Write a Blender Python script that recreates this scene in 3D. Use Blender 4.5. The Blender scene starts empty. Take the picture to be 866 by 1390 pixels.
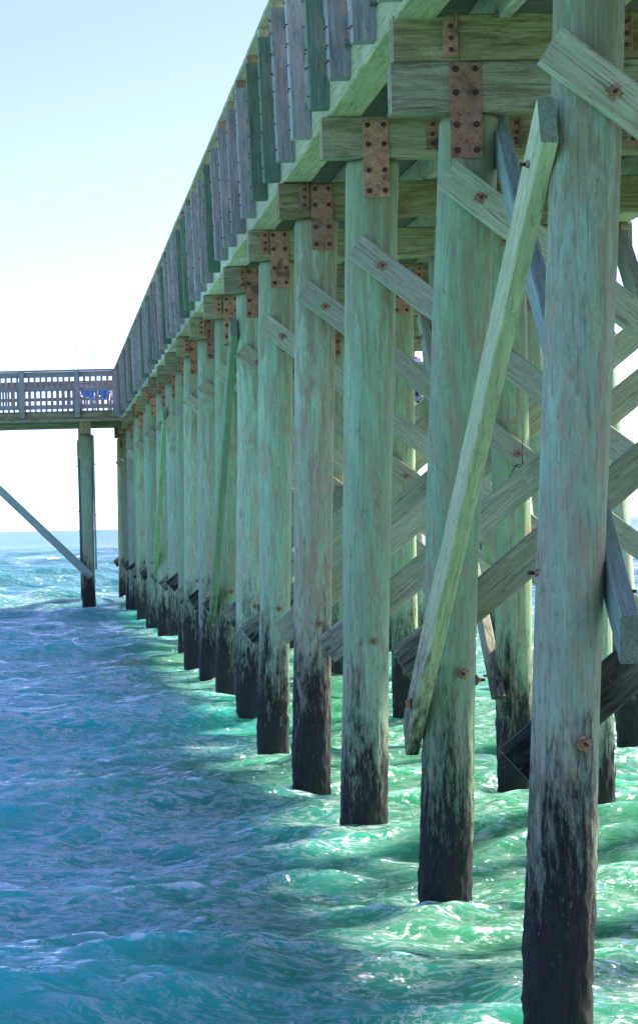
import bpy, bmesh, math, random
import numpy as np
from mathutils import Vector, Matrix, noise as mnoise
random.seed(7)
R = math.radians
S = bpy.context.scene
COL = S.collection

# ------------------------------------------------------------------ camera
F, PX, PY = 3000.0, 120.0, 720.1           # focal length and principal point, in pixels of an 866 px wide frame
CAMZ, K = 2.20, 1.0                     # eye height above the water
VY = (62.0, 721.5)                         # vanishing point of the pier's length
cy = Vector((VY[0]-PX, -(VY[1]-PY), -F)).normalized()
cd = Vector((.0245, -1.0, 0)).normalized()
cz = -(cd - cy*cd.dot(cy)).normalized()
cx = cy.cross(cz).normalized()
rot = Matrix((cx, cy, cz))                 # rows: world axes in camera coordinates -> camera to world
cam_d = bpy.data.cameras.new('camera'); cam = bpy.data.objects.new('camera', cam_d); COL.objects.link(cam)
cam_d.sensor_fit = 'HORIZONTAL'; cam_d.sensor_width = 36.0; cam_d.lens = F*36.0/866.0
cam_d.shift_x = (433.0-PX)/866.0; cam_d.shift_y = (PY-696.0)/866.0
cam_d.clip_start = 0.3; cam_d.clip_end = 60000
cam.matrix_world = Matrix.Translation((0, 0, CAMZ)) @ rot.to_4x4()
S.camera = cam

# ------------------------------------------------------------------ sky, sun, exposure
SUN_AZ, SUN_EL = 60.0, 47.0                # azimuth to the right of the pier's direction (+Y), elevation
w = bpy.data.worlds.new('World'); S.world = w; w.use_nodes = True
wn = w.node_tree; bg = wn.nodes['Background']
sky = wn.nodes.new('ShaderNodeTexSky'); sky.sky_type = 'NISHITA'; sky.sun_disc = False
sky.sun_elevation = R(SUN_EL); sky.sun_rotation = R(SUN_AZ)
sky.air_density = 0.42; sky.dust_density = 0.5; sky.ozone_density = 4.5; sky.altitude = 0
tint = wn.nodes.new('ShaderNodeMix'); tint.data_type = 'RGBA'; tint.blend_type = 'MULTIPLY'; tint.inputs[0].default_value = 1
tint.inputs[7].default_value = (1.10, .865, 1.04, 1)          # a slightly lavender haze in the air
wn.links.new(sky.outputs[0], tint.inputs[6]); wn.links.new(tint.outputs[2], bg.inputs[0]); bg.inputs[1].default_value = 0.13
sd = bpy.data.lights.new('sun', 'SUN'); sun = bpy.data.objects.new('sun', sd); COL.objects.link(sun)
sd.energy = 3.9; sd.angle = R(4.0); sd.color = (1.0, 0.95, 0.86)
sv = Vector((math.sin(R(SUN_AZ))*math.cos(R(SUN_EL)), math.cos(R(SUN_AZ))*math.cos(R(SUN_EL)), math.sin(R(SUN_EL))))
sun.rotation_euler = sv.to_track_quat('Z', 'Y').to_euler(); sun.location = (20, 20, 40)
S.view_settings.view_transform = 'Standard'; S.view_settings.look = 'None'
S.view_settings.exposure = 1.9; S.view_settings.gamma = 1.0
S.render.resolution_x = 637; S.render.resolution_y = 1024
S.render.engine = 'CYCLES'

# ------------------------------------------------------------------ material helpers
def newmat(name):
    m = bpy.data.materials.new(name); m.use_nodes = True
    return m, m.node_tree, m.node_tree.nodes['Principled BSDF']
class NT:
    def __init__(s, nt): s.nt = nt
    def n(s, t, **kw):
        o = s.nt.nodes.new(t)
        for k, v in kw.items(): setattr(o, k, v)
        return o
    def l(s, a, b): s.nt.links.new(a, b)
    def noise(s, vec, scale, detail=4, rough=.55, dist=0.0):
        o = s.n('ShaderNodeTexNoise'); o.inputs['Scale'].default_value = scale
        o.inputs['Detail'].default_value = detail; o.inputs['Roughness'].default_value = rough
        o.inputs['Distortion'].default_value = dist
        if vec is not None: s.l(vec, o.inputs['Vector'])
        return o.outputs['Fac']
    def mapr(s, v, a, b, c=0.0, d=1.0, smooth=False):
        o = s.n('ShaderNodeMapRange'); o.clamp = True
        if smooth: o.interpolation_type = 'SMOOTHSTEP'
        s.l(v, o.inputs[0])
        for i, x in enumerate((a, b, c, d)): o.inputs[1+i].default_value = x
        return o.outputs[0]
    def math(s, op, a, b=None):
        o = s.n('ShaderNodeMath', operation=op)
        for i, x in enumerate((a, b)):
            if x is None: continue
            if hasattr(x, 'links'): s.l(x, o.inputs[i])
            else: o.inputs[i].default_value = x
        return o.outputs[0]
    def mix(s, fac, a, b, mode='MIX'):
        o = s.n('ShaderNodeMix', data_type='RGBA', blend_type=mode)
        for sock, x in ((o.inputs[0], fac), (o.inputs[6], a), (o.inputs[7], b)):
            if hasattr(x, 'links'): s.l(x, sock)
            elif isinstance(x, tuple): sock.default_value = (*x, 1)
            else: sock.default_value = x
        return o.outputs[2]
    def scaled(s, vec, sc):
        o = s.n('ShaderNodeVectorMath', operation='MULTIPLY'); s.l(vec, o.inputs[0]); o.inputs[1].default_value = sc
        return o.outputs[0]
    def bump(s, h, strength, dist, normal=None):
        o = s.n('ShaderNodeBump'); o.inputs['Strength'].default_value = strength; o.inputs['Distance'].default_value = dist
        s.l(h, o.inputs['Height'])
        if normal is not None: s.l(normal, o.inputs['Normal'])
        return o.outputs[0]

def wood(name, ca, cb, patch, dark, along='X', patch_lo=.52, patch_hi=.66, growth=True, glift=0.0, rough=.8, stain=None, gl=1.0, ring=26.0):
    m, nt, P = newmat(name); N = NT(nt)
    tc = N.n('ShaderNodeTexCoord'); oi = N.n('ShaderNodeObjectInfo')
    rnd = N.n('ShaderNodeVectorMath', operation='MULTIPLY_ADD')
    comb = N.n('ShaderNodeCombineXYZ')
    for i, k in enumerate((91.0, 47.0, 133.0)): N.l(N.math('MULTIPLY', oi.outputs['Random'], k), comb.inputs[i])
    add = N.n('ShaderNodeVectorMath', operation='ADD'); N.l(tc.outputs['Object'], add.inputs[0]); N.l(comb.outputs[0], add.inputs[1])
    v = add.outputs[0]
    st = (lambda a, c: (a, c, c)) if along == 'X' else (lambda a, c: (c, c, a))
    fine = N.noise(N.scaled(v, st(2.6, 105)), 1.0, 5, .6, .25)
    mid = N.noise(N.scaled(v, st(1.5, ring)), 1.0, 5, .65, 1.6)
    big = N.noise(N.scaled(v, st(1.15, 7.5)), 1.0, 8, .74, 1.6)
    blot = N.noise(N.scaled(v, st(4.0, 12.0)), 1.0, 6, .75, .8)
    spk = N.noise(N.scaled(v, st(13, 46)), 1.0, 3, .7, .5)
    c = N.mix(N.mapr(mid, .35, .65), ca, cb)
    c = N.mix(N.math('MULTIPLY', N.mapr(big, patch_lo, patch_hi, 0, .85), N.mapr(mid, .3, .6, .45, 1)), c, patch)
    # green or grey tone drifts along the piece and from piece to piece
    c = N.mix(N.math('MULTIPLY', N.mapr(blot, .5, .68), .55), c, tuple(min(.75, x*1.6) for x in ca))
    c = N.mix(N.math('MULTIPLY', N.mapr(spk, .56, .68), .5), c, tuple(x*.42 for x in ca))
    hv = N.n('ShaderNodeHueSaturation'); N.l(c, hv.inputs['Color'])
    N.l(N.mapr(oi.outputs['Random'], 0, 1, .78, 1.2), hv.inputs['Value'])
    N.l(N.mapr(N.math('FRACT', N.math('MULTIPLY', oi.outputs['Random'], 7.31)), 0, 1, .8, 1.15), hv.inputs['Saturation'])
    N.l(N.mapr(N.math('FRACT', N.math('MULTIPLY', oi.outputs['Random'], 3.77)), 0, 1, .485, .52), hv.inputs['Hue'])
    c = hv.outputs[0]
    if stain:
        geo0 = N.n('ShaderNodeNewGeometry'); sp0 = N.n('ShaderNodeSeparateXYZ'); N.l(geo0.outputs['Position'], sp0.inputs[0])
        zz = N.math('ADD', sp0.outputs[2], N.mapr(big, .3, .7, -1.3, 1.3))
        c = N.mix(N.mapr(zz, 2.9, 5.0, 0, .75, True), c, stain)
    cr = N.mapr(fine, .30, .47, 1, 0)
    c = N.mix(N.math('MULTIPLY', cr, .6*gl), c, dark)
    c = N.mix(N.math('MULTIPLY', N.mapr(mid, .50, .535, 0, 1), N.mapr(mid, .55, .535, 0, .28)), c, dark)
    # knots
    vo = N.n('ShaderNodeTexVoronoi'); vo.inputs['Scale'].default_value = 1.0
    N.l(N.scaled(v, st(1.3, 5.0)), vo.inputs['Vector'])
    c = N.mix(N.mapr(vo.outputs['Distance'], .04, .10, .8, 0), c, tuple(x*.6 for x in patch))
    h = N.math('ADD', N.math('MULTIPLY', fine, .6), N.math('MULTIPLY', mid, .7))
    r = N.mapr(fine, .3, .7, rough+.12, rough-.1)
    if growth:
        geo = N.n('ShaderNodeNewGeometry'); sp = N.n('ShaderNodeSeparateXYZ'); N.l(geo.outputs['Position'], sp.inputs[0])
        g1 = N.noise(N.scaled(v, st(1.1, 7)), 1.0, 8, .78, .5)
        g2 = N.noise(N.scaled(v, st(9, 40)), 1.0, 5, .7)
        z = N.math('ADD', sp.outputs[2], N.mapr(g1, .25, .75, -.85, .85))
        z = N.math('ADD', z, N.mapr(g2, .25, .75, -.45, .45))
        z = N.math('ADD', z, N.mapr(N.math('FRACT', N.math('MULTIPLY', oi.outputs['Random'], 17.3)), 0, 1, -.2, .2))
        g = N.mapr(z, .50+glift, 1.22+glift, 1, 0)
        wet = N.mapr(N.math('ADD', sp.outputs[2], N.mapr(blot, .3, .7, -.2, .2)), .1, .62, 1, 0, True)
        gc = N.mix(N.mapr(g2, .42, .66), (.005, .006, .006), (.034, .034, .026))
        gc = N.mix(N.mapr(N.noise(N.scaled(v, st(30, 60)), 1, 2, .5), .66, .72, 0, .5), gc, (.25, .26, .22))
        gc = N.mix(N.mapr(wet, 0, 1, 0, .7), gc, (.010, .009, .007))
        c = N.mix(N.math('MULTIPLY', g, .97), c, gc)
        # faint grey bloom above the black
        h = N.math('ADD', h, N.math('MULTIPLY', N.math('MULTIPLY', g2, g), 3.0))
        r = N.math('SUBTRACT', r, N.math('MULTIPLY', wet, .12))
    N.l(c, P.inputs['Base Color']); N.l(r, P.inputs['Roughness'])
    P.inputs['Specular IOR Level'].default_value = .35
    N.l(N.bump(h, .75, .006), P.inputs['Normal'])
    return m

M = {}
M['pile'] = wood('pile_wood', (.26, .43, .225), (.43, .56, .33), (.50, .31, .20), (.12, .14, .10), 'Z', .47, .60, stain=(.24, .225, .10))
M['pile_worn'] = wood('worn_pile_wood', (.28, .38, .24), (.44, .47, .34), (.42, .255, .165), (.10, .11, .08), 'Z', .41, .56, stain=(.20, .19, .08))
M['brace'] = wood('brace_wood', (.33, .335, .205), (.50, .48, .32), (.38, .29, .19), (.04, .055, .035), 'X', .54, .7, ring=20)
M['brace_low'] = wood('tide_stained_brace_wood', (.30, .33, .20), (.46, .46, .31), (.34, .26, .17), (.04, .05, .035), 'X', .54, .7, ring=20, glift=.42)
M['brace_dark'] = wood('blackened_brace_wood', (.06, .06, .04), (.16, .15, .10), (.05, .045, .035), (.012, .012, .01), 'X', .5, .7, ring=20, glift=.35)
M['brace_pale'] = wood('pale_brace_wood', (.43, .43, .22), (.60, .57, .33), (.30, .32, .22), (.05, .07, .035), 'X', .56, .7, ring=18)
M['brace_green'] = wood('bright_green_brace_wood', (.17, .33, .12), (.32, .46, .22), (.24, .26, .12), (.03, .06, .02), 'X', .56, .7, ring=18)
M['brace_blue'] = wood('blue_grey_brace_wood', (.25, .36, .28), (.39, .48, .38), (.34, .28, .21), (.02, .03, .03), 'X', .56, .7, ring=18)
M['cap'] = wood('cap_beam_wood', (.27, .22, .10), (.43, .36, .20), (.15, .095, .035), (.03, .03, .014), 'X', .42, .58, growth=False, ring=16, gl=1.35)
M['grey'] = wood('weathered_grey_wood', (.24, .205, .18), (.42, .37, .33), (.28, .20, .14), (.02, .02, .022), 'X', .60, .75, growth=False, ring=22)
M['dkgreen'] = wood('dark_green_wood', (.10, .145, .09), (.17, .22, .145), (.12, .12, .075), (.01, .02, .015), 'X', .58, .7, growth=False, ring=22)
M['stringer'] = wood('stringer_wood', (.42, .36, .20), (.58, .52, .34), (.30, .22, .10), (.05, .06, .03), 'X', .5, .66, growth=False)
M['deck'] = wood('deck_wood', (.17, .15, .10), (.27, .24, .17), (.16, .12, .08), (.03, .035, .02), 'X', .55, .7, growth=False)
M['rail'] = wood('rail_wood', (.30, .27, .17), (.46, .40, .25), (.26, .20, .12), (.08, .06, .03), 'X', .55, .7, growth=False)
M['orange'] = wood('orange_wood', (.26, .14, .06), (.42, .24, .10), (.16, .09, .06), (.06, .03, .02), 'X', .5, .7, growth=False)

M['endgrain'] = wood('grey_end_grain', (.17, .21, .14), (.30, .33, .23), (.26, .19, .13), (.03, .035, .03), 'X', .5, .7, growth=True, ring=30)
def rust():
    m, nt, P = newmat('rusty_steel'); N = NT(nt)
    oi = N.n('ShaderNodeObjectInfo'); ad = N.n('ShaderNodeVectorMath', operation='ADD')
    cb_ = N.n('ShaderNodeCombineXYZ'); N.l(N.math('MULTIPLY', oi.outputs['Random'], 37.0), cb_.inputs[0]); N.l(N.math('MULTIPLY', oi.outputs['Random'], 91.0), cb_.inputs[2])
    N.l(N.n('ShaderNodeTexCoord').outputs['Object'], ad.inputs[0]); N.l(cb_.outputs[0], ad.inputs[1]); tc = ad.outputs[0]
    a = N.noise(tc, 16, 6, .7, .3); b = N.noise(tc, 120, 4, .7); d = N.noise(tc, 5, 4, .6, .8)
    c = N.mix(N.mapr(a, .35, .65), (.36, .12, .06), (.60, .28, .16))
    c = N.mix(N.mapr(b, .5, .7, 0, .75), c, (.62, .40, .27))
    c = N.mix(N.mapr(b, .42, .32, 0, .85), c, (.035, .016, .012))
    c = N.mix(N.mapr(d, .54, .66, 0, .75), c, (.10, .05, .03))
    hv = N.n('ShaderNodeHueSaturation'); N.l(c, hv.inputs['Color']); N.l(N.mapr(oi.outputs['Random'], 0, 1, .6, 1.1), hv.inputs['Value']); c = hv.outputs[0]
    N.l(c, P.inputs['Base Color']); P.inputs['Roughness'].default_value = .85; P.inputs['Metallic'].default_value = .0
    N.l(N.bump(b, .8, .006), P.inputs['Normal'])
    return m
M['rust'] = rust()
def rust2():
    m, nt, P = newmat('dark_rusty_bolt'); N = NT(nt)
    tc = N.n('ShaderNodeTexCoord').outputs['Object']
    a = N.noise(tc, 60, 4, .7)
    c = N.mix(N.mapr(a, .35, .65), (.03, .018, .016), (.13, .055, .035))
    N.l(c, P.inputs['Base Color']); P.inputs['Roughness'].default_value = .65; P.inputs['Metallic'].default_value = .3
    return m
M['bolt'] = rust2()
def rust3():
    m, nt, P = newmat('bright_rusty_washer'); N = NT(nt)
    tc = N.n('ShaderNodeTexCoord').outputs['Object']
    a = N.noise(tc, 50, 4, .7)
    c = N.mix(N.mapr(a, .35, .65), (.22, .085, .035), (.55, .33, .20))
    N.l(c, P.inputs['Base Color']); P.inputs['Roughness'].default_value = .6; P.inputs['Metallic'].default_value = .25
    return m
M['washer'] = rust3()
def plain(name, c, rough=.7, var=.25, scale=20, metal=0):
    m, nt, P = newmat(name); N = NT(nt)
    a = N.noise(N.n('ShaderNodeTexCoord').outputs['Object'], scale, 4, .6)
    N.l(N.mix(N.mapr(a, .3, .7), tuple(x*(1-var) for x in c), tuple(min(1, x*(1+var)) for x in c)), P.inputs['Base Color'])
    P.inputs['Roughness'].default_value = rough; P.inputs['Metallic'].default_value = metal
    return m

# ------------------------------------------------------------------ object helpers
def thing(name, label, cat, loc=(0, 0, 0), group=None):
    o = bpy.data.objects.new(name, None); COL.objects.link(o); o.location = loc
    o['label'] = label; o['category'] = cat
    if group: o['group'] = group
    o.empty_display_size = .2
    return o
def link(name, me, mat, parent, mw=None, smooth=False):
    o = bpy.data.objects.new(name, me); COL.objects.link(o)
    for m in (mat if isinstance(mat, (list, tuple)) else [mat]): me.materials.append(m) if m.name not in [x.name for x in me.materials if x] else None
    if mw is not None: o.matrix_world = mw
    if parent is not None:
        o.parent = parent; o.matrix_parent_inverse = Matrix.Identity(4)
        o.matrix_basis = world_of(parent).inverted() @ (mw if mw is not None else Matrix.Identity(4))
    if smooth:
        for p in me.polygons: p.use_smooth = True
    WM[o.name] = mw if mw is not None else Matrix.Identity(4)
    return o
WM = {}
def world_of(o):
    if o.name in WM: return WM[o.name]
    return Matrix.Translation(o.location)
def bm_box(bm, c, s, rotm=None, mi=0, bevel=0):
    g = bmesh.ops.create_cube(bm, size=1.0)
    vs = g['verts']
    for v in vs: v.co = Vector((v.co.x*s[0], v.co.y*s[1], v.co.z*s[2]))
    if bevel:
        es = list({e for v in vs for e in v.link_edges})
        r = bmesh.ops.bevel(bm, geom=es, offset=bevel, segments=1, affect='EDGES', clamp_overlap=True)
        vs = list({v for f in r['faces'] for v in f.verts} | {v for v in vs if v.is_valid})
    for v in vs:
        if rotm is not None: v.co = rotm @ v.co
        v.co += Vector(c)
    for f in {f for v in vs for f in v.link_faces}: f.material_index = mi
def bm_cyl(bm, a, b, r0, r1=None, seg=12, mi=0, caps=True):
    a = Vector(a); b = Vector(b); r1 = r0 if r1 is None else r1
    d = b-a; q = d.to_track_quat('Z', 'Y').to_matrix()
    rings = []
    for p, r in ((a, r0), (b, r1)):
        rings.append([bm.verts.new(p + q @ Vector((r*math.cos(2*math.pi*i/seg), r*math.sin(2*math.pi*i/seg), 0))) for i in range(seg)])
    for i in range(seg):
        f = bm.faces.new((rings[0][i], rings[0][(i+1) % seg], rings[1][(i+1) % seg], rings[1][i])); f.material_index = mi; f.smooth = True
    if caps:
        f = bm.faces.new(rings[0][::-1]); f.material_index = mi
        f = bm.faces.new(rings[1]); f.material_index = mi
def to_me(bm, name):
    me = bpy.data.meshes.new(name); bm.normal_update(); bm.to_mesh(me); bm.free(); return me

def board_mesh(name, ln, wd, th, seed=0, rough=.0025, skew0=0.0, skew1=0.0, wane=.008, bow=.0, ends=0):
    """plank along local X, width along local Z, thickness along local Y, worn edges and slightly crooked"""
    rs = random.Random(seed)
    n = max(4, int(ln/.12)); n = min(n, 60)
    hw, ht, b = wd/2, th/2, min(wane, th*.3)
    prof = [(-ht+b, -hw), (ht-b, -hw), (ht, -hw+b), (ht, hw-b), (ht-b, hw), (-ht+b, hw), (-ht, hw-b), (-ht, -hw+b)]
    bm = bmesh.new(); rings = []
    off = Vector((rs.random()*50, rs.random()*50, 0))
    for i in range(n+1):
        t = i/n; x = -ln/2+ln*t; ring = []
        sh = (0 if 0 < i < n else -.25*b)
        wob = (mnoise.noise(Vector((x*.6, 0, 0))+off)*bow, mnoise.noise(Vector((x*.6, 9, 0))+off)*bow)
        for j, (y, z) in enumerate(prof):
            sk = skew0*(1-t)**6*z if t < .5 else skew1*t**6*z
            nn = mnoise.noise(Vector((x*3.3, j*2.1, 0))+off)*rough*1.6 + mnoise.noise(Vector((x*14, j*3.7, 4))+off)*rough
            s = 1 + (nn+sh)/max(.02, min(hw, ht)) * .5
            ring.append(bm.verts.new((x+sk, y*s+wob[0], z*(1+nn/hw)+wob[1])))
        rings.append(ring)
    for i in range(n):
        for j in range(8):
            bm.faces.new((rings[i][j], rings[i+1][j], rings[i+1][(j+1) % 8], rings[i][(j+1) % 8]))
    fa = bm.faces.new(rings[0]); fb = bm.faces.new(rings[-1][::-1]); fa.material_index = fb.material_index = ends
    bmesh.ops.recalc_face_normals(bm, faces=bm.faces)
    return to_me(bm, name)
def frame(a, b, up):
    a, b = Vector(a), Vector(b); x = (b-a).normalized(); up = Vector(up)
    z = (up - x*up.dot(x)).normalized(); y = z.cross(x)
    m = Matrix((x, y, z)).transposed().to_4x4(); m.translation = (a+b)/2
    return m, (b-a).length
SEED = [0]
def board(name, a, b, wd, th, mat, parent, up=(0, 0, 1), **kw):
    SEED[0] += 1
    mw, ln = frame(a, b, up)
    if name in ('cross_brace', 'diagonal_brace'): kw['ends'] = 1; mat = [mat, M['endgrain']]
    return link(name, board_mesh(name, ln, wd, th, seed=SEED[0], **kw), mat, parent, mw)

def bolt_mesh(sq=.062, r=.019, lng=.03):
    """square washer and hex nut, axis along local -Y"""
    bm = bmesh.new()
    bm_box(bm, (0, -.003, 0), (sq, .006, sq), mi=0, bevel=.0015)
    bm_cyl(bm, (0, -.006, 0), (0, -.024, 0), r, r, 6, mi=0)
    bm_cyl(bm, (0, -.024, 0), (0, -.024-lng, 0), r*.5, r*.45, 8, mi=1)
    return to_me(bm, 'bolt')
BOLT = bolt_mesh(); BOLT.materials.append(M['washer']); BOLT.materials.append(M['bolt'])
def bolt(pos, direction, parent, twist=0, scale=1.0):
    q = (-Vector(direction)).to_track_quat('Y', 'Z').to_matrix().to_4x4()
    mw = Matrix.Translation(pos) @ q @ Matrix.Rotation(twist, 4, 'Y') @ Matrix.Scale(scale, 4)
    o = bpy.data.objects.new('bolt', BOLT); COL.objects.link(o)
    o.parent = parent; o.matrix_basis = world_of(parent).inverted() @ mw
    return o

# ------------------------------------------------------------------ water
def lin(a, b, st): return np.arange(a, b, st)
def grow(a, st, r, lim):
    out = []; v = a
    while abs(v) < lim: st *= r; v += st; out.append(v)
    return np.array(out)
ys = np.concatenate([grow(3.0, -.08, 1.25, 9000)[::-1], lin(3.0, 9, .06), lin(9, 26, .032), lin(26, 45, .06), lin(45, 90, .12)])
ys = np.concatenate([ys, grow(ys[-1], .13, 1.012, 1200)]); ys = np.concatenate([ys, grow(ys[-1], 14, 1.12, 26000)])
xs = np.concatenate([grow(-4.0, -.07, 1.12, 16000)[::-1], lin(-4.0, -1.0, .05), lin(-1.0, 5.5, .034), lin(5.5, 12, .06)]); xs = np.concatenate([xs, grow(xs[-1], .06, 1.07, 16000)])
X, Y = np.meshgrid(xs, ys)
dxs = np.gradient(xs)[None, :]; dys = np.gradient(ys)[:, None]
cell = np.maximum(np.broadcast_to(dxs, X.shape)*.6, np.broadcast_to(dys, X.shape))
rng = np.random.default_rng(11)
Z = np.zeros_like(X); DX = np.zeros_like(X); DY = np.zeros_like(X); FO = np.zeros_like(X)
nw = 165
for i in range(nw):
    lam = 13.0*(0.15/13.0)**((i+rng.random()*.8)/nw)
    k = 2*math.pi/lam
    spread = .38 if lam > 2.5 else .55
    th = -math.pi/2 + .24 + rng.normal()*spread
    amp = .0056*lam**.70 * (.6+.8*rng.random())
    ph = rng.random()*2*math.pi
    arg = k*(math.cos(th)*X+math.sin(th)*Y)+ph
    fade = np.clip((lam/cell-3)/4, 0, 1)
    # patches of rougher and calmer water
    q = 1 + .45*np.sin(X*.31+Y*.17+i*1.7)*np.sin(Y*.23-X*.11+i*.9)
    A = amp*fade*q*(1+1.2*np.clip((Y-66)/90, 0, 1))
    Z += A*np.cos(arg); s = -A*np.sin(arg)*.85
    DX += s*math.cos(th); DY += s*math.sin(th)
    FO += A*k*np.cos(arg)*np.clip(lam/1.2, 0, 1)
# the breaking wave far out
for (tx, ty, th_) in ((2.4, 13.2, -.16), (2.4, 18.9, -.30)):
    Z += th_*np.exp(-((X-tx)/2.6)**2-((Y-ty)/1.5)**2)
for (yc, xa, wx, h, wy) in ((65.6, -3.0, 6.5, .34, .8), (57, -4, 4, .10, .7), (84, -6, 9, .28, 1.2), (104, 4, 12, .3, 1.5), (140, -10, 20, .4, 2.2)):
    e = h*np.exp(-((X-xa)/wx)**4)*(1+.3*np.sin(X*1.1)+.2*np.sin(X*2.7+1))
    yy = yc + .25*np.sin(X*.7) + .06*X
    g = np.exp(-((Y-yy)/wy)**2); Z += e*g; FO += 1.3*e/h*np.exp(-((Y-yy-.15)/(wy*.35))**2)*(.55+.45*np.sin(X*3.1+np.sin(X*7)))
# wash round each pile: a broken collar of foam and small rings
for k in range(19):
    for px_ in ((2.40, 2.36)[k > 0]-.05*(k < 5), 4.08, 5.9):
        py_ = 10.05+3.045*k+.11
        m = (np.abs(xs-px_) < 1.3); n_ = (np.abs(ys-py_) < 1.3); ii = np.ix_(n_, m)
        dd = np.hypot(X[ii]-px_, Y[ii]-py_); an = np.arctan2(Y[ii]-py_, X[ii]-px_)
        FO[ii] += 1.8*np.exp(-((dd-.19)/.055)**2)*(.45+.55*np.sin(an*3+k)*np.sin(an*7+k*2.1))+.35*np.exp(-((dd-.42-.08*np.sin(an*2+k))/.07)**2)*(.5+.5*np.sin(an*2+k*1.3))
        Z[ii] += .012*np.cos((dd-.2)*24)*np.exp(-(dd-.15)/.3)*np.clip((1.3-dd)/.3, 0, 1)
co = np.stack([X+DX, Y+DY, Z], -1).reshape(-1, 3)
ny, nx = X.shape
idx = np.arange(nx*ny).reshape(ny, nx)
quads = np.stack([idx[:-1, :-1], idx[:-1, 1:], idx[1:, 1:], idx[1:, :-1]], -1).reshape(-1, 4)
me = bpy.data.meshes.new('water')
me.vertices.add(len(co)); me.vertices.foreach_set('co', co.astype(np.float32).ravel())
me.loops.add(quads.size); me.loops.foreach_set('vertex_index', quads.astype(np.int32).ravel())
me.polygons.add(len(quads)); me.polygons.foreach_set('loop_start', np.arange(0, quads.size, 4, dtype=np.int32))
me.polygons.foreach_set('use_smooth', np.ones(len(quads), dtype=bool))
at = me.attributes.new('foam', 'FLOAT', 'POINT')
at.data.foreach_set('value', FO.astype(np.float32).ravel())
me.update(calc_edges=True)
wm, nt, P = newmat('sea_water'); N = NT(nt)
geo = N.n('ShaderNodeNewGeometry'); pos = geo.outputs['Position']
cd_ = N.n('ShaderNodeVectorMath', operation='LENGTH'); N.l(pos, cd_.inputs[0]); dist = cd_.outputs['Value']
big = N.noise(N.scaled(pos, (.12, .22, 0)), 1, 4, .6, .6)
col = N.mix(N.mapr(big, .35, .65), (.032, .155, .085), (.055, .22, .115))
col = N.mix(N.mapr(N.noise(N.scaled(pos, (.5, .9, 0)), 1, 5, .65, .8), .5, .72, 0, .5), col, (.08, .26, .14))
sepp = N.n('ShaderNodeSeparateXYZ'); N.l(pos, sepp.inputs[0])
shade_lift = N.mapr(N.math('ADD', N.math('SUBTRACT', sepp.outputs[0], N.math('MULTIPLY', sepp.outputs[1], .02)), N.mapr(big, .3, .7, -1.2, 1.2)), -.9, 2.5, 1, 0, True)
col = N.mix(N.math('MULTIPLY', shade_lift, .95), col, (.045, .56, .47))  # bluer left water, lightened in the colour to lift the pier's shadow
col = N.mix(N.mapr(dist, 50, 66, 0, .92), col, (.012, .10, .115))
# foam lace, pale streaks painted in as sky highlights at left, and crest foam
att = N.n('ShaderNodeAttribute'); att.attribute_name = 'foam'
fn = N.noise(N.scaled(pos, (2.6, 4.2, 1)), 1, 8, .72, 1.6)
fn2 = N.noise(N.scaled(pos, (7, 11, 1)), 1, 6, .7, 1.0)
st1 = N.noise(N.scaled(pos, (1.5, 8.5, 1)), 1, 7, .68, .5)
lace_glint = N.math('MINIMUM', N.math('ABSOLUTE', N.math('SUBTRACT', fn, .5)), N.math('ABSOLUTE', N.math('SUBTRACT', st1, .54)))
lace_glint = N.mapr(lace_glint, .0, .04, 1, 0)
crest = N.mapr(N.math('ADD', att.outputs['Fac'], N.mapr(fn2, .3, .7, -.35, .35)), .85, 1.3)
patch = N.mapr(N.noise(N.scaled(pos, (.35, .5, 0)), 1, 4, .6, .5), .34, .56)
patch = N.math('MULTIPLY', N.math('MULTIPLY', patch, N.math('ADD', N.math('MULTIPLY', shade_lift, .75), .38)), N.mapr(dist, 40, 80, 1, .25))
foam = N.math('MAXIMUM', crest, N.math('MULTIPLY', N.math('MULTIPLY', lace_glint, patch), N.mapr(fn2, .42, .52, 0, .95)))
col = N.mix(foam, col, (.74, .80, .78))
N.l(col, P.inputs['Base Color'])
N.l(N.math('MAXIMUM', N.mapr(foam, 0, 1, .05, .6), N.mapr(dist, 60, 400, .05, .24)), P.inputs['Roughness'])
P.inputs['IOR'].default_value = 1.42
N.l(N.math('SUBTRACT', 1.0, foam), P.inputs['Subsurface Weight']); P.inputs['Subsurface Radius'].default_value = (.5, 1.0, .8); P.inputs['Subsurface Scale'].default_value = 1.5
r1 = N.noise(N.scaled(pos, (5, 9, 3)), 1, 4, .55, .35)
r2 = N.noise(N.scaled(pos, (.55, 1.2, .3)), 1, 5, .6, .8)
b2 = N.bump(r2, 1.0, .55); N.l(N.mapr(dist, 45, 140, 0.1, 1), b2.node.inputs['Strength'])
r4 = N.noise(N.scaled(pos, (1.7, 3.3, 1)), 1, 3, .5, .4)
rid = N.math('SUBTRACT', 1.0, N.math('ABSOLUTE', N.math('SUBTRACT', N.math('MULTIPLY', r4, 2.0), 1.0)))
b4 = N.bump(rid, 1.0, .10, b2)
b1 = N.bump(r1, 1.0, .045, b4)
r3 = N.noise(N.scaled(pos, (.06, .22, .3)), 1, 5, .65, .5)
b3 = N.bump(r3, 1.0, 5.0, b1); N.l(N.mapr(dist, 90, 500, 0, 1), b3.node.inputs['Strength'])
N.l(b3, P.inputs['Normal'])
NB = None
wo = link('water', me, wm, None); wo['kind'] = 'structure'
WM.clear()

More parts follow.
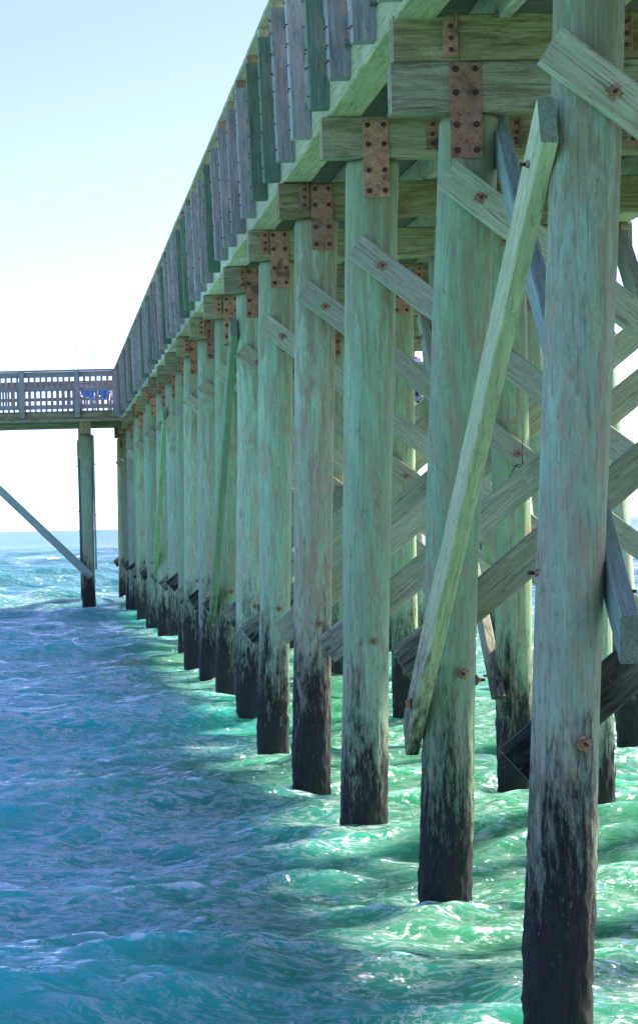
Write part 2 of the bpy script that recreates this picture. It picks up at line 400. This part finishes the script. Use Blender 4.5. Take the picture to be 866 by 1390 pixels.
# ------------------------------------------------------------------ the main pier
CAPB, CAPT = CAPZ = (CAMZ+K*2.665, CAMZ+K*2.97)
STRT = CAPT+.25; DECKT = STRT+.045; POSTB, POSTT = CAMZ+K*3.015, CAMZ+K*4.28
LIN, LOUT = 2.12, 5.97                      # outer faces of the two edge stringers
pier = thing('wooden_pier', 'long green-stained timber pier on rows of round piles running out to sea', 'pier', (3.97, 10, 0))

def pile_mesh(L0, L1, r0, r1, ztop, seed, hi=True, lean=0.0):
    """round timber pile from below the water to ztop; offset from (L0,0) at the water to (L1,0) at the top"""
    rs = random.Random(seed); seg = 56 if hi else 28; n = 170 if hi else 50
    bm = bmesh.new(); rings = []; off = Vector((rs.random()*90, rs.random()*90, rs.random()*90))
    z0 = -1.3
    for i in range(n+1):
        t = i/n; z = z0+(ztop-z0)*t
        r = r0+(r1-r0)*max(0, z/ztop)
        cxx = (L1-L0)*max(0, z)/ztop + mnoise.noise(Vector((z*.35, 0, 0))+off)*.026
        cyy = mnoise.noise(Vector((z*.35, 7, 0))+off)*.008
        if i == n: r *= .93
        ring = []
        g = max(0, min(1, (1.15-z)/.9))
        for j in range(seg):
            a = 2*math.pi*j/seg; ca, sa = math.cos(a), math.sin(a)
            p = Vector((ca*2.2, sa*2.2, z*.5))+off
            rr = r + mnoise.noise(p)*.009 + mnoise.noise(Vector((ca*7, sa*7, z*.9))+off)*.0035
            if g > 0:
                rr += g*(.008+.017*max(-.3, mnoise.noise(Vector((ca*6, sa*6, z*16))+off)) + (.008*max(0, mnoise.noise(Vector((ca*14, sa*14, z*42))+off)) if hi else 0))
            ring.append(bm.verts.new((cxx+ca*rr, cyy+sa*rr, z)))
        rings.append(ring)
    for i in range(n):
        for j in range(seg):
            f = bm.faces.new((rings[i][j], rings[i][(j+1) % seg], rings[i+1][(j+1) % seg], rings[i+1][j])); f.smooth = True
    bm.faces.new(rings[-1])
    return to_me(bm, 'pile')
def pile(L0, d, w0, w1, parent, L1=None, ztop=None, hi=True, name='pile', mat='pile'):
    SEED[0] += 1
    L1 = L0 if L1 is None else L1
    return link(name, pile_mesh(L0, L1, w0/2, w1/2, ztop or CAPB-.003, SEED[0], hi), M[mat], parent, Matrix.Translation((L0, d, 0)))

def plate_mesh():
    bm = bmesh.new(); W, H = .19, .565
    bm_box(bm, (0, 0, 0), (W, .010, H), bevel=.002)
    for sx in (-.058, .058):
        for z in (.245, .105, -.085, -.235):
            bm_cyl(bm, (sx, -.005, z), (sx, -.009, z), .019, .019, 14, 1)
            bm_cyl(bm, (sx, -.009, z), (sx, -.026, z), .0145, .012, 6, 1)
    return to_me(bm, 'connector_plate')
PLATE = plate_mesh(); PLATE.materials.append(M['rust']); PLATE.materials.append(M['bolt'])
def bracket_mesh():
    bm = bmesh.new()
    bm_box(bm, (0, -.004, 0), (.078, .008, .215), bevel=.0015)
    bm_box(bm, (.041, .0, .02), (.006, .05, .27), bevel=.001)
    for z in (.075, .005, -.065):
        bm_cyl(bm, (.008, -.008, z), (.008, -.022, z), .016, .013, 6, 1)
    return to_me(bm, 'angle_bracket')
BRK = bracket_mesh(); BRK.materials.append(M['rust']); BRK.materials.append(M['bolt'])
def inst(name, me_, mw, parent):
    o = bpy.data.objects.new(name, me_); COL.objects.link(o); o.parent = parent
    o.matrix_basis = world_of(parent).inverted() @ mw; WM[o.name] = mw
    return o

D0, DS = 10.05, 3.045
lean1 = [.055, .048, .036, .034, .030, .028, .028, .026, .024, .022, .02, .02, .018, .018, .016, .016, .014, .013, .0125]
row1 = [2.44, 2.455, 2.37, 2.35, 2.32, 2.365, 2.355, 2.355, 2.335, 2.385, 2.40, 2.375, 2.30, 2.41, 2.33, 2.40, 2.36, 2.38, 2.29]
wid1 = [.315, .305, .335, .325, .31, .32, .315, .33, .32, .30, .32, .31, .31, .32, .31, .31, .32, .31, .31]
joists = [2.16, 2.79, 3.41, 4.04, 4.67, 5.29, 5.93]
bents = [(k, D0+DS*k, row1[k]+lean1[k]*2.67, wid1[k]) for k in range(19)]
pre = [(-1, D0-DS, 2.4, .32), (-2, D0-2*DS, 2.38, .32)]
rr = random.Random(3)
for k, d, L, wdt in pre+bents:
    hi = 0 <= k < 6
    zb = CAPB
    if k == 1: zb = CAMZ+K*2.415
    pf = d-.075+.012
    lk = lean1[max(0, k)]; bl = L-lk*4.87
    p1 = pile(bl, pf+wdt*.58, wdt*.95, wdt*(1.16 if k else 1.03), pier, L1=L, ztop=zb-.003, hi=hi, mat='pile_worn' if k in (0, 3) else 'pile')
    L2 = 4.11+rr.uniform(-.05, .05)
    if k == 2: L2 = 4.03
    if k == 3: L2 = 4.10
    if k == 5: L2 = 4.13
    pile(L2-.03, pf+.172, .295, .345, pier, L1=L2, ztop=zb-.003, hi=2 <= k < 6)
    pile(5.93+rr.uniform(-.05, .05), pf+.17, .29, .34, pier, L1=5.59, ztop=zb-.003, hi=k == 4)
    # cap beam(s)
    x0 = 2.10+rr.uniform(-.02, .02)
    if k == 1:
        x0 = 2.105
        c1 = board('cap_beam', (x0+.02, d, CAMZ+K*2.857), (5.99, d, CAMZ+K*2.857), .28, .15, M['cap'], pier, rough=.003, bow=.006)
        c2 = board('cap_beam', (x0, d-.01, CAMZ+K*2.566), (5.97, d-.01, CAMZ+K*2.566), .298, .15, M['cap'], pier, rough=.003, bow=.006)
        brz, plc, plz, pcap = CAMZ+K*2.85, c2, CAMZ+K*2.43, c2; bcap = c1; yf = d-.085
        bfy = d-.077
    else:
        c1 = board('cap_beam', (x0, d, (CAPB+CAPT)/2), (5.99+rr.uniform(-.03, .03), d, (CAPB+CAPT)/2), CAPT-CAPB-.004, .15, M['cap'], pier, rough=.003, bow=.006)
        brz, plz, pcap, bcap = CAMZ+K*2.83, CAMZ+K*2.665, c1, c1; yf = d-.077; bfy = d-.077
    inst('connector_plate', PLATE, Matrix.Translation((L+(.01 if k != 1 else -.045)+rr.uniform(-.012, .012), yf-.006, plz+rr.uniform(-.012, .012))) @ Matrix.Rotation(rr.uniform(-.012, .012), 4, 'Y'), pcap)
    if k >= 0:
        inst('connector_plate', PLATE, Matrix.Translation((L2, yf-.006, plz+rr.uniform(-.01, .01))), pcap)
        inst('connector_plate', PLATE, Matrix.Translation((5.60, yf-.006, plz)), pcap)
    bx = [2.30, 2.87, 3.49, 4.34, 4.97, 5.83] if 0 <= k < 8 else ([2.28, 2.87] if k >= 0 else [])
    if k == 1: bx[0] = 2.46; bx[1] = 3.11
    elif bx: bx[0] = L-.142
    for b in bx:
        if k != 1 and abs(b-L) < .15 and b > 2.3: continue
        inst('angle_bracket', BRK, Matrix.Translation((b+rr.uniform(-.015, .015), bfy-.003, brz+rr.uniform(-.01, .01))), bcap)
    # transverse cross braces: one on the face towards the shore, one behind
    if k < 0: continue
    ja, jb = rr.uniform(-.05, .05), rr.uniform(-.08, .08)
    za = CAMZ+K*2.03+ja*.5
    if k == 0: za = CAMZ+K*2.14
    sl = .80
    La = L-.17 if k else L-.26
    yb = d-.077-.028-.004
    if k in (1,): yb -= .008
    A = board('cross_brace', (La, yb, za), (5.95, yb, za-sl*(5.95-La)), .195, .05, M['brace'], pier, skew0=rr.uniform(-.25, .1), rough=.003, bow=.012)
    bolt((L+.02, yb-.027, za-sl*(L+.02-La)+.0), (0, -1, 0), A, twist=rr.uniform(.4, 1.1))
    if k < 8: bolt((L2, yb-.027, za-sl*(L2-La)), (0, -1, 0), A, twist=rr.uniform(0, 1))
    yk = pf+wdt*1.1+.035
    zB = CAMZ-K*.88+jb
    if k == 0: zB = CAMZ-K*1.16
    if k >= 4: zB = CAMZ-K*1.05+jb
    if k < 0: continue
    LB = L-4*lk-(.25 if k else .19)
    B = board('cross_brace', (LB, yk, zB), (5.85, yk, zB+.80*(5.85-LB)), .215, .06, M['brace_dark'] if k == 0 else M['brace_low'] if k > 3 else M['brace'], pier, skew0=rr.uniform(-.1, .3), rough=.003, bow=.012)
    # the through bolt of the rear brace comes out on the front of the pile
    fy = pf+wdt*.58-wdt*1.01/2-.003
    if k >= 0: bolt((L-lk*3.5+.03, fy-.004, CAMZ-K*.88+rr.uniform(-.06, .06) if k else CAMZ-K*1.03), (0, -1, 0), p1, twist=rr.uniform(.3, 1.2), scale=1.0 if k < 2 else .8)

    if k == 0: bolt((bl+lk*1.95-.152, pf+.18, 1.95), (-1, 0, 0), p1, twist=.2)
    if k == 1: bolt((bl+lk*1.24+.150, pf+.18, 1.24), (1, 0, 0), p1, twist=.2)

# lengthwise diagonal braces between neighbouring bents
def longbrace(L, dA, zA, dB, zB, mat, th=.085, wd=.19, side=-1, label=None, LB=None):
    LB = L if LB is None else LB
    b = board('diagonal_brace', (L, dA, zA), (LB, dB, zB), wd, th, mat, pier, skew0=-.6, skew1=-.6, rough=.003, bow=.01)
    if label: b['label'] = label
    v = Vector((0, dB-dA, zB-zA)).normalized()
    for t in (.25,):
        bolt(Vector((L, dA, zA))+v*t+Vector((side*(th/2+.001), 0, 0)), (side, 0, 0), b, twist=.3)
    e = Vector((LB, dB, zB))-v*.32
    bolt(e+Vector((side*(th/2+.001), 0, 0)), (side, 0, 0), b, twist=.3)
    return b
longbrace(2.335, D0-.02, CAMZ+K*1.82, D0+DS+.20, CAMZ-K*1.30, M['brace_pale'], label='pale yellow-green diagonal brace', LB=2.175)
longbrace(2.79, D0+DS+.30, CAMZ+K*2.45, D0-.22, CAMZ-K*.55, M['brace_blue'], side=1, label='blue-grey diagonal brace', LB=2.60)
longbrace(2.21, D0+5*DS, CAMZ+K*2.28, D0+6*DS+.2, CAMZ-K*1.15, M['brace_green'], LB=2.13)
longbrace(2.64, D0+6*DS+.2, CAMZ+K*2.3, D0+5*DS, CAMZ-K*1.1, M['brace_blue'], side=1)
longbrace(2.24, D0+10*DS, CAMZ+K*2.1, D0+11*DS+.3, CAMZ-K*.9, M['brace_green'], LB=2.16)
longbrace(3.90, D0+3*DS-.05, CAMZ-K*1.55, D0+4*DS+.3, CAMZ+K*2.1, M['brace'])
longbrace(4.34, D0+1*DS-.05, CAMZ-K*1.35, D0+2*DS+.3, CAMZ+K*2.1, M['brace'], side=1)

# stringers, deck, railings
YN, YF = -6.0, 60.2
for i, jx in enumerate(joists):
    y = YN
    while y < YF-.01:
        y2 = min(y+2*DS*1.0, YF)
        if YF-y2 < 1: y2 = YF
        edge = i in (0, len(joists)-1)
        board('stringer', (jx+(.097 if i == 0 else -.097 if edge else 0), y+.004, (CAPT+STRT)/2), (jx+(.097 if i == 0 else -.097 if edge else 0), y2-.004, (CAPT+STRT)/2), STRT-CAPT-.004, .245 if edge else .075, M['stringer'], pier, bow=.004)
        y = y2
def deck_mesh(x0, x1, y0, y1, cross=True, seed=1):
    rs = random.Random(seed); bm = bmesh.new(); y = y0 if cross else x0
    end = y1 if cross else x1
    while y < end-.05:
        j = rs.uniform(-.012, .012)
        if cross: bm_box(bm, ((x0+x1)/2+j, y+.07, STRT+.0215+rs.uniform(0, .002)), (x1-x0, .14, .038), bevel=.003)
        else: bm_box(bm, (y+.07, (y0+y1)/2+j, STRT+.0215+rs.uniform(0, .002)), (.14, y1-y0, .038), bevel=.003)
        y += .1425
    return to_me(bm, 'deck')
link('deck', deck_mesh(LIN-.02, LOUT+.02, YN, YF+.0), M['deck'], pier, Matrix.Identity(4))

POSTL = POSTT-POSTB
def post_mesh(seed, wd=.150, dp=.135, ln=None, nails=True):
    """railing post along local X (from its bottom), nails down its outer face (local -Z side)"""
    rs = random.Random(seed); ln = ln or POSTL
    me_ = board_mesh('railing_post', ln, wd, dp, seed=seed, rough=.002, wane=.005)
    bm = bmesh.new(); bm.from_mesh(me_)
    if nails:
        x = -ln/2+.10
        while x < ln/2-.05:
            for yy in ((-dp*.36+rs.uniform(-.01, .01)), (dp*.30+rs.uniform(-.01, .01))):
                if rs.random() < .8:
                    xx = x+rs.uniform(-.03, .03)
                    bm_cyl(bm, (xx, yy, wd/2-.004), (xx, yy, wd/2+.012+rs.random()*.004), .0045, .008, 6, 1)
            x += rs.uniform(.13, .19)
    return to_me(bm, 'railing_post')
PM = []
for i in range(8):
    for mm in ('grey', 'grey', 'dkgreen'):
        pass
    g = post_mesh(500+i); g.materials.append(M['grey']); g.materials.append(M['bolt'])
    h = post_mesh(520+i); h.materials.append(M['dkgreen']); h.materials.append(M['bolt'])
    PM.append((g, h))
LEAN = R(1.4)
ypitch = 1.115
ps = [12.69-1.115*5+ypitch*i for i in range(48)]
for side in (0, 1):
    for i, y in enumerate(ps):
        if side == 1 and i % 2: continue
        y += rr.uniform(-.015, .015)
        zc = (POSTB+POSTT)/2 + rr.uniform(-.012, .012)
        sgn = -1 if side == 0 else 1
        xc = LIN-.070 if side == 0 else LOUT+.070
        green = i in (8, 11, 12, 17, 21, 22, 26, 30, 33, 38, 41, 45)
        me_ = PM[rr.randrange(8)][1 if green else 0]
        # local X up, local Z outwards, local Y along the pier
        up = Vector((sgn*math.sin(LEAN+rr.uniform(-.006, .006)), 0, math.cos(LEAN))); out = Vector((sgn, 0, 0)); out = (out-up*out.dot(up)).normalized()
        yv = out.cross(up)
        mw = Matrix((up, yv, out)).transposed().to_4x4(); mw.translation = (xc, y, zc)
        po = inst('railing_post', me_, mw, pier)
        if side == 0 and rr.random() < .6:
            bmx = bmesh.new(); bm_box(bmx, (0, 0, 0), (.085, .120, .135), bevel=.004)
            mt = mw @ Matrix.Translation((POSTL/2+.038, 0, -.004))
            link('top_block', to_me(bmx, 'top_block'), M['orange'] if rr.random() < .6 else M['rail'], po, mt)
    xi = LIN+.03 if side == 0 else LOUT-.03
    lx = -.060 if side == 0 else .060
    # rail cap and two rails per 2 bent lengths, with upright pickets inside the posts
    y = ps[0]-.3
    while y < YF-.1:
        y2 = min(y+2*DS, YF); 
        board('rail_cap', (xi+lx, y+.003, POSTT+.10), (xi+lx, y2-.003, POSTT+.10), .24, .040, M['rail'], pier, up=(1, 0, 0), bow=.003)
        bmx = bmesh.new()
        for zz, off in ((POSTT-.12, .87), (POSTB+.72, .5), (POSTB+.36, .25)):
            bm_box(bmx, (xi+lx*off, (y+y2)/2, zz), (.038, y2-y-.01, .13), bevel=.003)
        yy = y+.05
        while yy < y2-.04:
            bm_box(bmx, (xi+.040*(1-2*side)+lx*.45, yy, (POSTB+.3+POSTT-.02)/2), (.036, .036, POSTT-.03-POSTB-.3), Matrix.Rotation(-LEAN*(1-2*side), 3, 'Y'), bevel=.002)
            yy += .165
        link('railing_panel', to_me(bmx, 'railing_panel'), M['grey'], pier, Matrix.Identity(4))
        y = y2

# ------------------------------------------------------------------ the platform across the pier's end
HX0, HX1, HY0, HY1 = -8.085, 13.6, 60.35, 64.9
head = thing('end_platform', 'railed timber cross platform at the far seaward end of the long pier', 'platform', (1.2, 62, 0))
for yy in (HY0+.04, 61.5, 62.6, 63.7, HY1-.04):
    board('stringer', (HX0, yy, (CAPT+STRT)/2), (HX1, yy, (CAPT+STRT)/2), STRT-CAPT-.004, .075, M['cap'] if yy < 62.5 else M['stringer'], head)
board('sill_board', (HX0, HY0-.045, CAPT+.03), (HX1, HY0-.045, CAPT+.03), .09, .06, M['cap'], head)
link('deck', deck_mesh(HX0, HX1, HY0, HY1, False, 4), M['deck'], head, Matrix.Identity(4))
for yr, sg, nm in ((HY0-.03, -1, 0), (HY1+.03, 1, 1)):
    for i, px in enumerate([-.66-1.53*j for j in range(5, 0, -1)] + [-.56, .945, 1.975] + [3.4+1.5*j for j in range(7)]):
        if sg == -1 and 2.0 < px < 5.9: continue
        mw = Matrix((Vector((0, 0, 1)), Vector((-1, 0, 0)), Vector((0, sg, 0)))).transposed().to_4x4()
        mw = Matrix((Vector((0, 0, 1)), Vector((1 if sg == 1 else -1, 0, 0)).cross(Vector((0, 0, 1))).cross(Vector((0, 0, 1))) if False else Vector((0, sg, 0)).cross(Vector((0, 0, 1))), Vector((0, sg, 0)))).transposed().to_4x4()
        mw.translation = (px, yr+sg*.06, (POSTB+POSTT)/2+.06)
        po = inst('railing_post', PM[i % 8][0], mw, head)
    x = HX0
    while x < HX1-.1:
        x2 = min(x+4.515, HX1)
        if sg == -1 and x < 4 < x2: xe = 2.1
        else: xe = x2
        segs = [(x, x2)]
        if sg == -1:
            segs = [(max(a, lo), min(b, hi_)) for a, b in segs for lo, hi_ in ((HX0, 2.02), (5.95, HX1)) if min(b, hi_)-max(a, lo) > .2]
        for a, b in segs:
            bmx = bmesh.new(); yo = yr-sg*.02
            for zz, hh in ((POSTT-.02, .15), (POSTB+.84, .10), (POSTB+.36, .12)):
                bm_box(bmx, ((a+b)/2, yo, zz), (b-a-.004, .038, hh), bevel=.003)
            xx = a+.05
            while xx < b-.03:
                bm_box(bmx, (xx, yo-sg*.04, (POSTB+.30+POSTT+.04)/2), (.062, .036, POSTT+.04-POSTB-.30), bevel=.002); xx += .158
            link('railing_panel', to_me(bmx, 'railing_panel'), M['grey'], head, Matrix.Identity(4))
            board('rail_cap', (a+.003, yr+sg*.02, POSTT+.085), (b-.003, yr+sg*.02, POSTT+.085), .24, .038, M['rail'], head, up=(0, 1, 0))
        x = x2
for hx in (1.16, -2.75, -6.7, 8.2, 12.2):
    cpb = board('cap_beam', (hx, HY0-.02, CAMZ+K*2.80), (hx, HY1, CAMZ+K*2.80), .335, .29, M['cap'], head)
    for j, hy in enumerate((HY0+.42, 62.7, HY1-.35)):
        pile(hx, hy, .33, .385, head, ztop=CAMZ+K*2.628, hi=False)
    pl = bpy.data.objects
    sbr = board('side_board', (hx-.205, HY0+.42, CAMZ+K*1.95), (hx-.205, HY0+.42, CAMZ-K*1.05), .16, .05, M['dkgreen'], head, up=(0, 1, 0))
    bolt((hx-.235, HY0+.42, CAMZ+K*1.75), (-1, 0, 0), sbr); bolt((hx-.235, HY0+.42, CAMZ+K*.5), (-1, 0, 0), sbr)
    sbr = board('side_board', (hx+.205, HY0+.42, CAMZ+K*2.6), (hx+.205, HY0+.42, CAMZ-K*1.1), .20, .05, M['brace_blue'], head, up=(0, 1, 0))
    bolt((hx+.235, HY0+.42, CAMZ+K*1.8), (1, 0, 0), sbr); bolt((hx+.235, HY0+.42, CAMZ+K*.4), (1, 0, 0), sbr)
ybr = HY0+.42-.19-.04
board('cross_brace', (-2.85, ybr, CAMZ+K*2.78), (1.22, ybr, CAMZ-K*1.30), .215, .08, M['brace_blue'], head, bow=.01)
board('cross_brace', (-6.8, ybr, CAMZ+K*2.7), (-2.7, ybr, CAMZ-K*1.25), .215, .08, M['brace_blue'], head)
board('cross_brace', (8.1, ybr, CAMZ+K*2.7), (12.3, ybr, CAMZ-K*1.3), .215, .08, M['brace'], head)

# ------------------------------------------------------------------ things on the platform
def chair(x, y, rz, label):
    t = thing('folding_chair', label, 'chair', (x, y, DECKT), 'blue folding chairs on the end platform')
    t.rotation_euler.z = rz
    fab = plain('blue_chair_cloth', (.03, .20, .60), .6, .2, 30); met = plain('chair_frame_metal', (.35, .36, .38), .4, .1, 30, .8)
    WM[t.name] = Matrix.Translation((x, y, DECKT)) @ Matrix.Rotation(rz, 4, 'Z'); mw = WM[t.name]
    bm = bmesh.new(); bm_box(bm, (0, 0, .40), (.40, .40, .02), Matrix.Rotation(.08, 3, 'X'), bevel=.006); link('seat', to_me(bm, 'seat'), fab, t, mw.copy())
    bm = bmesh.new(); bm_box(bm, (0, .22, .58), (.40, .025, .30), Matrix.Rotation(-.22, 3, 'X'), bevel=.008); link('backrest', to_me(bm, 'backrest'), fab, t, mw.copy())
    for sx in (-.21, .21):
        for (a, b) in (((sx, -.22, .02), (sx, .2, .60)), ((sx, .24, .02), (sx, -.22, .58))):
            bm = bmesh.new(); bm_cyl(bm, a, b, .013, None, 8); link('leg', to_me(bm, 'leg'), met, t, mw.copy())
        bm = bmesh.new(); bm_box(bm, (sx, -.02, .60), (.05, .46, .025), bevel=.005); link('armrest', to_me(bm, 'armrest'), met, t, mw.copy())
    return t
chair(1.30, 61.3, .25, 'blue folding chair nearer the post above the lone outer pile')
chair(1.66, 61.9, -.2, 'blue folding chair nearer the corner where both railings meet')
def rod(x, y, lean, label):
    t = thing('fishing_rod', label, 'fishing rod', (x, y, DECKT), 'fishing rods on the end platform')
    bl = plain('rod_blank', (.22, .22, .24), .4, .1)
    mw = Matrix.Translation((x, y, DECKT)); WM[t.name] = mw
    pts = [Vector((lean*s*(1+.5*s), -.1*s, 2.9*s+.25)) for s in [i/8 for i in range(9)]]
    bm = bmesh.new()
    for i in range(8): bm_cyl(bm, pts[i], pts[i+1], .011*(1-i/10), .011*(1-(i+1)/10), 6)
    link('blank', to_me(bm, 'blank'), bl, t, mw.copy())
    bm = bmesh.new(); bm_cyl(bm, pts[0]-Vector((-lean*.06, 0, .25)), pts[0]+Vector((lean*.1, 0, .2)), .02, .017, 8); link('grip', to_me(bm, 'grip'), plain('rod_grip', (.05, .05, .05)), t, mw.copy())
    bm = bmesh.new(); bm_cyl(bm, pts[0]+Vector((-.02, -.05, .12)), pts[0]+Vector((.06, -.05, .12)), .035, .035, 12); link('reel', to_me(bm, 'reel'), plain('rod_reel', (.2, .2, .22), .3, .1, 10, .7), t, mw.copy())
rod(1.04, 60.6, -.11, 'thin fishing rod leaning on the railing left of the other rod')
rod(1.52, 60.6, -.12, 'thin fishing rod leaning on the railing nearer the corner of the pier')

def person(x, y):
    t = thing('person', 'person in a straw hat, white shirt and dark trousers standing on the end platform', 'person', (x, y, DECKT))
    mw = Matrix.Translation((x, y, DECKT)) @ Matrix.Rotation(R(150), 4, 'Z'); t.rotation_euler.z = R(150); WM[t.name] = mw
    V = [(0, 0, .93, .15), (0, 0, 1.08, .135), (0, .01, 1.25, .155), (0, .02, 1.38, .13), (0, .035, 1.47, .055), (0, .05, 1.53, .055),
         (0, .065, 1.60, .088), (0, .065, 1.66, .085), (0, .065, 1.705, .06)]
    E = [(i, i+1) for i in range(8)]
    def chain(start, pts):
        p = start
        for q in pts: V.append(q); E.append((p, len(V)-1)); p = len(V)-1
    for s in (-1, 1):
        chain(0, [(s*.09, 0, .86, .095), (s*.10, .02, .48, .062), (s*.10, -.01, .10, .042), (s*.11, .07, .04, .04), (s*.115, .15, .03, .03)])
        chain(3, [(s*.17, .02, 1.37, .06), (s*.22, .03, 1.12, .043), (s*.17, .22, .98, .034), (s*.14, .30, .99, .028)])
    def body(name, V, E, mat, root=0, sub=2):
        me_ = bpy.data.meshes.new(name); me_.from_pydata([v[:3] for v in V], E, [])
        o = link(name, me_, mat, t, mw.copy())
        sk = o.modifiers.new('skin', 'SKIN'); sk.use_smooth_shade = True
        for i, v in enumerate(V): me_.skin_vertices[0].data[i].radius = (v[3], v[3]*(.72 if i < 4 and name != 'trousers' else 1))
        me_.skin_vertices[0].data[root].use_root = True
        ss = o.modifiers.new('sub', 'SUBSURF'); ss.levels = sub; ss.render_levels = sub
        return o
    skin = plain('skin', (.42, .23, .16), .55, .08)
    body('body', V, E, skin)
    # shirt and trousers follow the body
    sV = [(0, 0, .97, .165), (0, 0, 1.10, .155), (0, .01, 1.25, .175), (0, .02, 1.39, .145)]; sE = [(0, 1), (1, 2), (2, 3)]
    for s in (-1, 1):
        b = len(sV); sV += [(s*.175, .02, 1.375, .078), (s*.21, .03, 1.18, .066)]; sE += [(3, b), (b, b+1)]
    body('shirt', sV, sE, plain('white_blue_shirt', (.62, .68, .80), .8, .08))
    tV = [(0, 0, .94, .17)]; tE = []
    for s in (-1, 1):
        b = len(tV); tV += [(s*.09, 0, .84, .112), (s*.10, .02, .48, .082), (s*.10, -.01, .09, .066)]; tE += [(0, b), (b, b+1), (b+1, b+2)]
    body('trousers', tV, tE, plain('dark_trousers', (.02, .03, .05), .8, .1))
    bm = bmesh.new(); hc = Vector((0, .065, 1.715))
    bm_cyl(bm, hc, hc+Vector((0, 0, .012)), .185, .18, 28); bm_cyl(bm, hc+Vector((0, 0, .012)), hc+Vector((0, 0, .10)), .10, .082, 24, 0)
    link('hat', to_me(bm, 'hat'), plain('straw_hat', (.62, .42, .16), .8, .15, 60), t, mw.copy())
    bm = bmesh.new()
    for s in (-1, 1):
        bm_cyl(bm, (s*.032, .145, 1.655), (s*.032, .153, 1.655), .012, .008, 8)
    bm_cyl(bm, (-.028, .150, 1.575), (.028, .150, 1.575), .006, .006, 6)
    link('eyes_and_mouth', to_me(bm, 'face'), plain('face_features', (.08, .04, .035)), t, mw.copy())
    bm = bmesh.new(); bm_cyl(bm, (0, .150, 1.645), (0, .172, 1.605), .010, .018, 8); link('nose', to_me(bm, 'nose'), skin, t, mw.copy())
    for s in (-1, 1):
        bm = bmesh.new()
        for f in range(5):
            ox = (f-2)*.016
            if f == 0: bm_cyl(bm, (s*.14-s*.02, .30, .99), (s*.14-s*.055, .345, .985), .010, .008, 6)
            else: bm_cyl(bm, (s*.14+s*ox, .31, .995), (s*.14+s*ox, .372, .985), .009, .008, 6); bm_cyl(bm, (s*.14+s*ox, .372, .985), (s*.14+s*ox, .385+.003*f, .95), .008, .006, 6)
        link('fingers', to_me(bm, 'fingers'), skin, t, mw.copy())
person(10.62, 62.9)

# a scrap of black cord caught on a brace of the fourth bent
cord = thing('black_cord', 'scrap of black cord hanging in a loop from a rusty cross brace bolt', 'cord', (4.08, 19.0, 2.88))
def cordmesh():
    bm = bmesh.new()
    base = Vector((0, 0, 0))
    def run(pts):
        for a, b in zip(pts, pts[1:]): bm_cyl(bm, a, b, .004, None, 6)
    run([Vector((.06, 0, .05)), Vector((.045, -.01, -.08)), Vector((.05, 0, -.20)), Vector((-.03, 0, -.22)), Vector((.10, 0, -.24))])
    run([Vector((0, 0, -.20)), Vector((-.06, .01, -.30)), Vector((-.10, .01, -.42)), Vector((-.12, 0, -.56))])
    return to_me(bm, 'cord')
link('strand', cordmesh(), plain('black_cord', (.012, .012, .014), .7), cord, Matrix.Translation((4.08, 19.0, 2.88)))
cord.location = (4.08, 19.0, 2.88)
[o for o in cord.children][0].matrix_basis = Matrix.Identity(4)
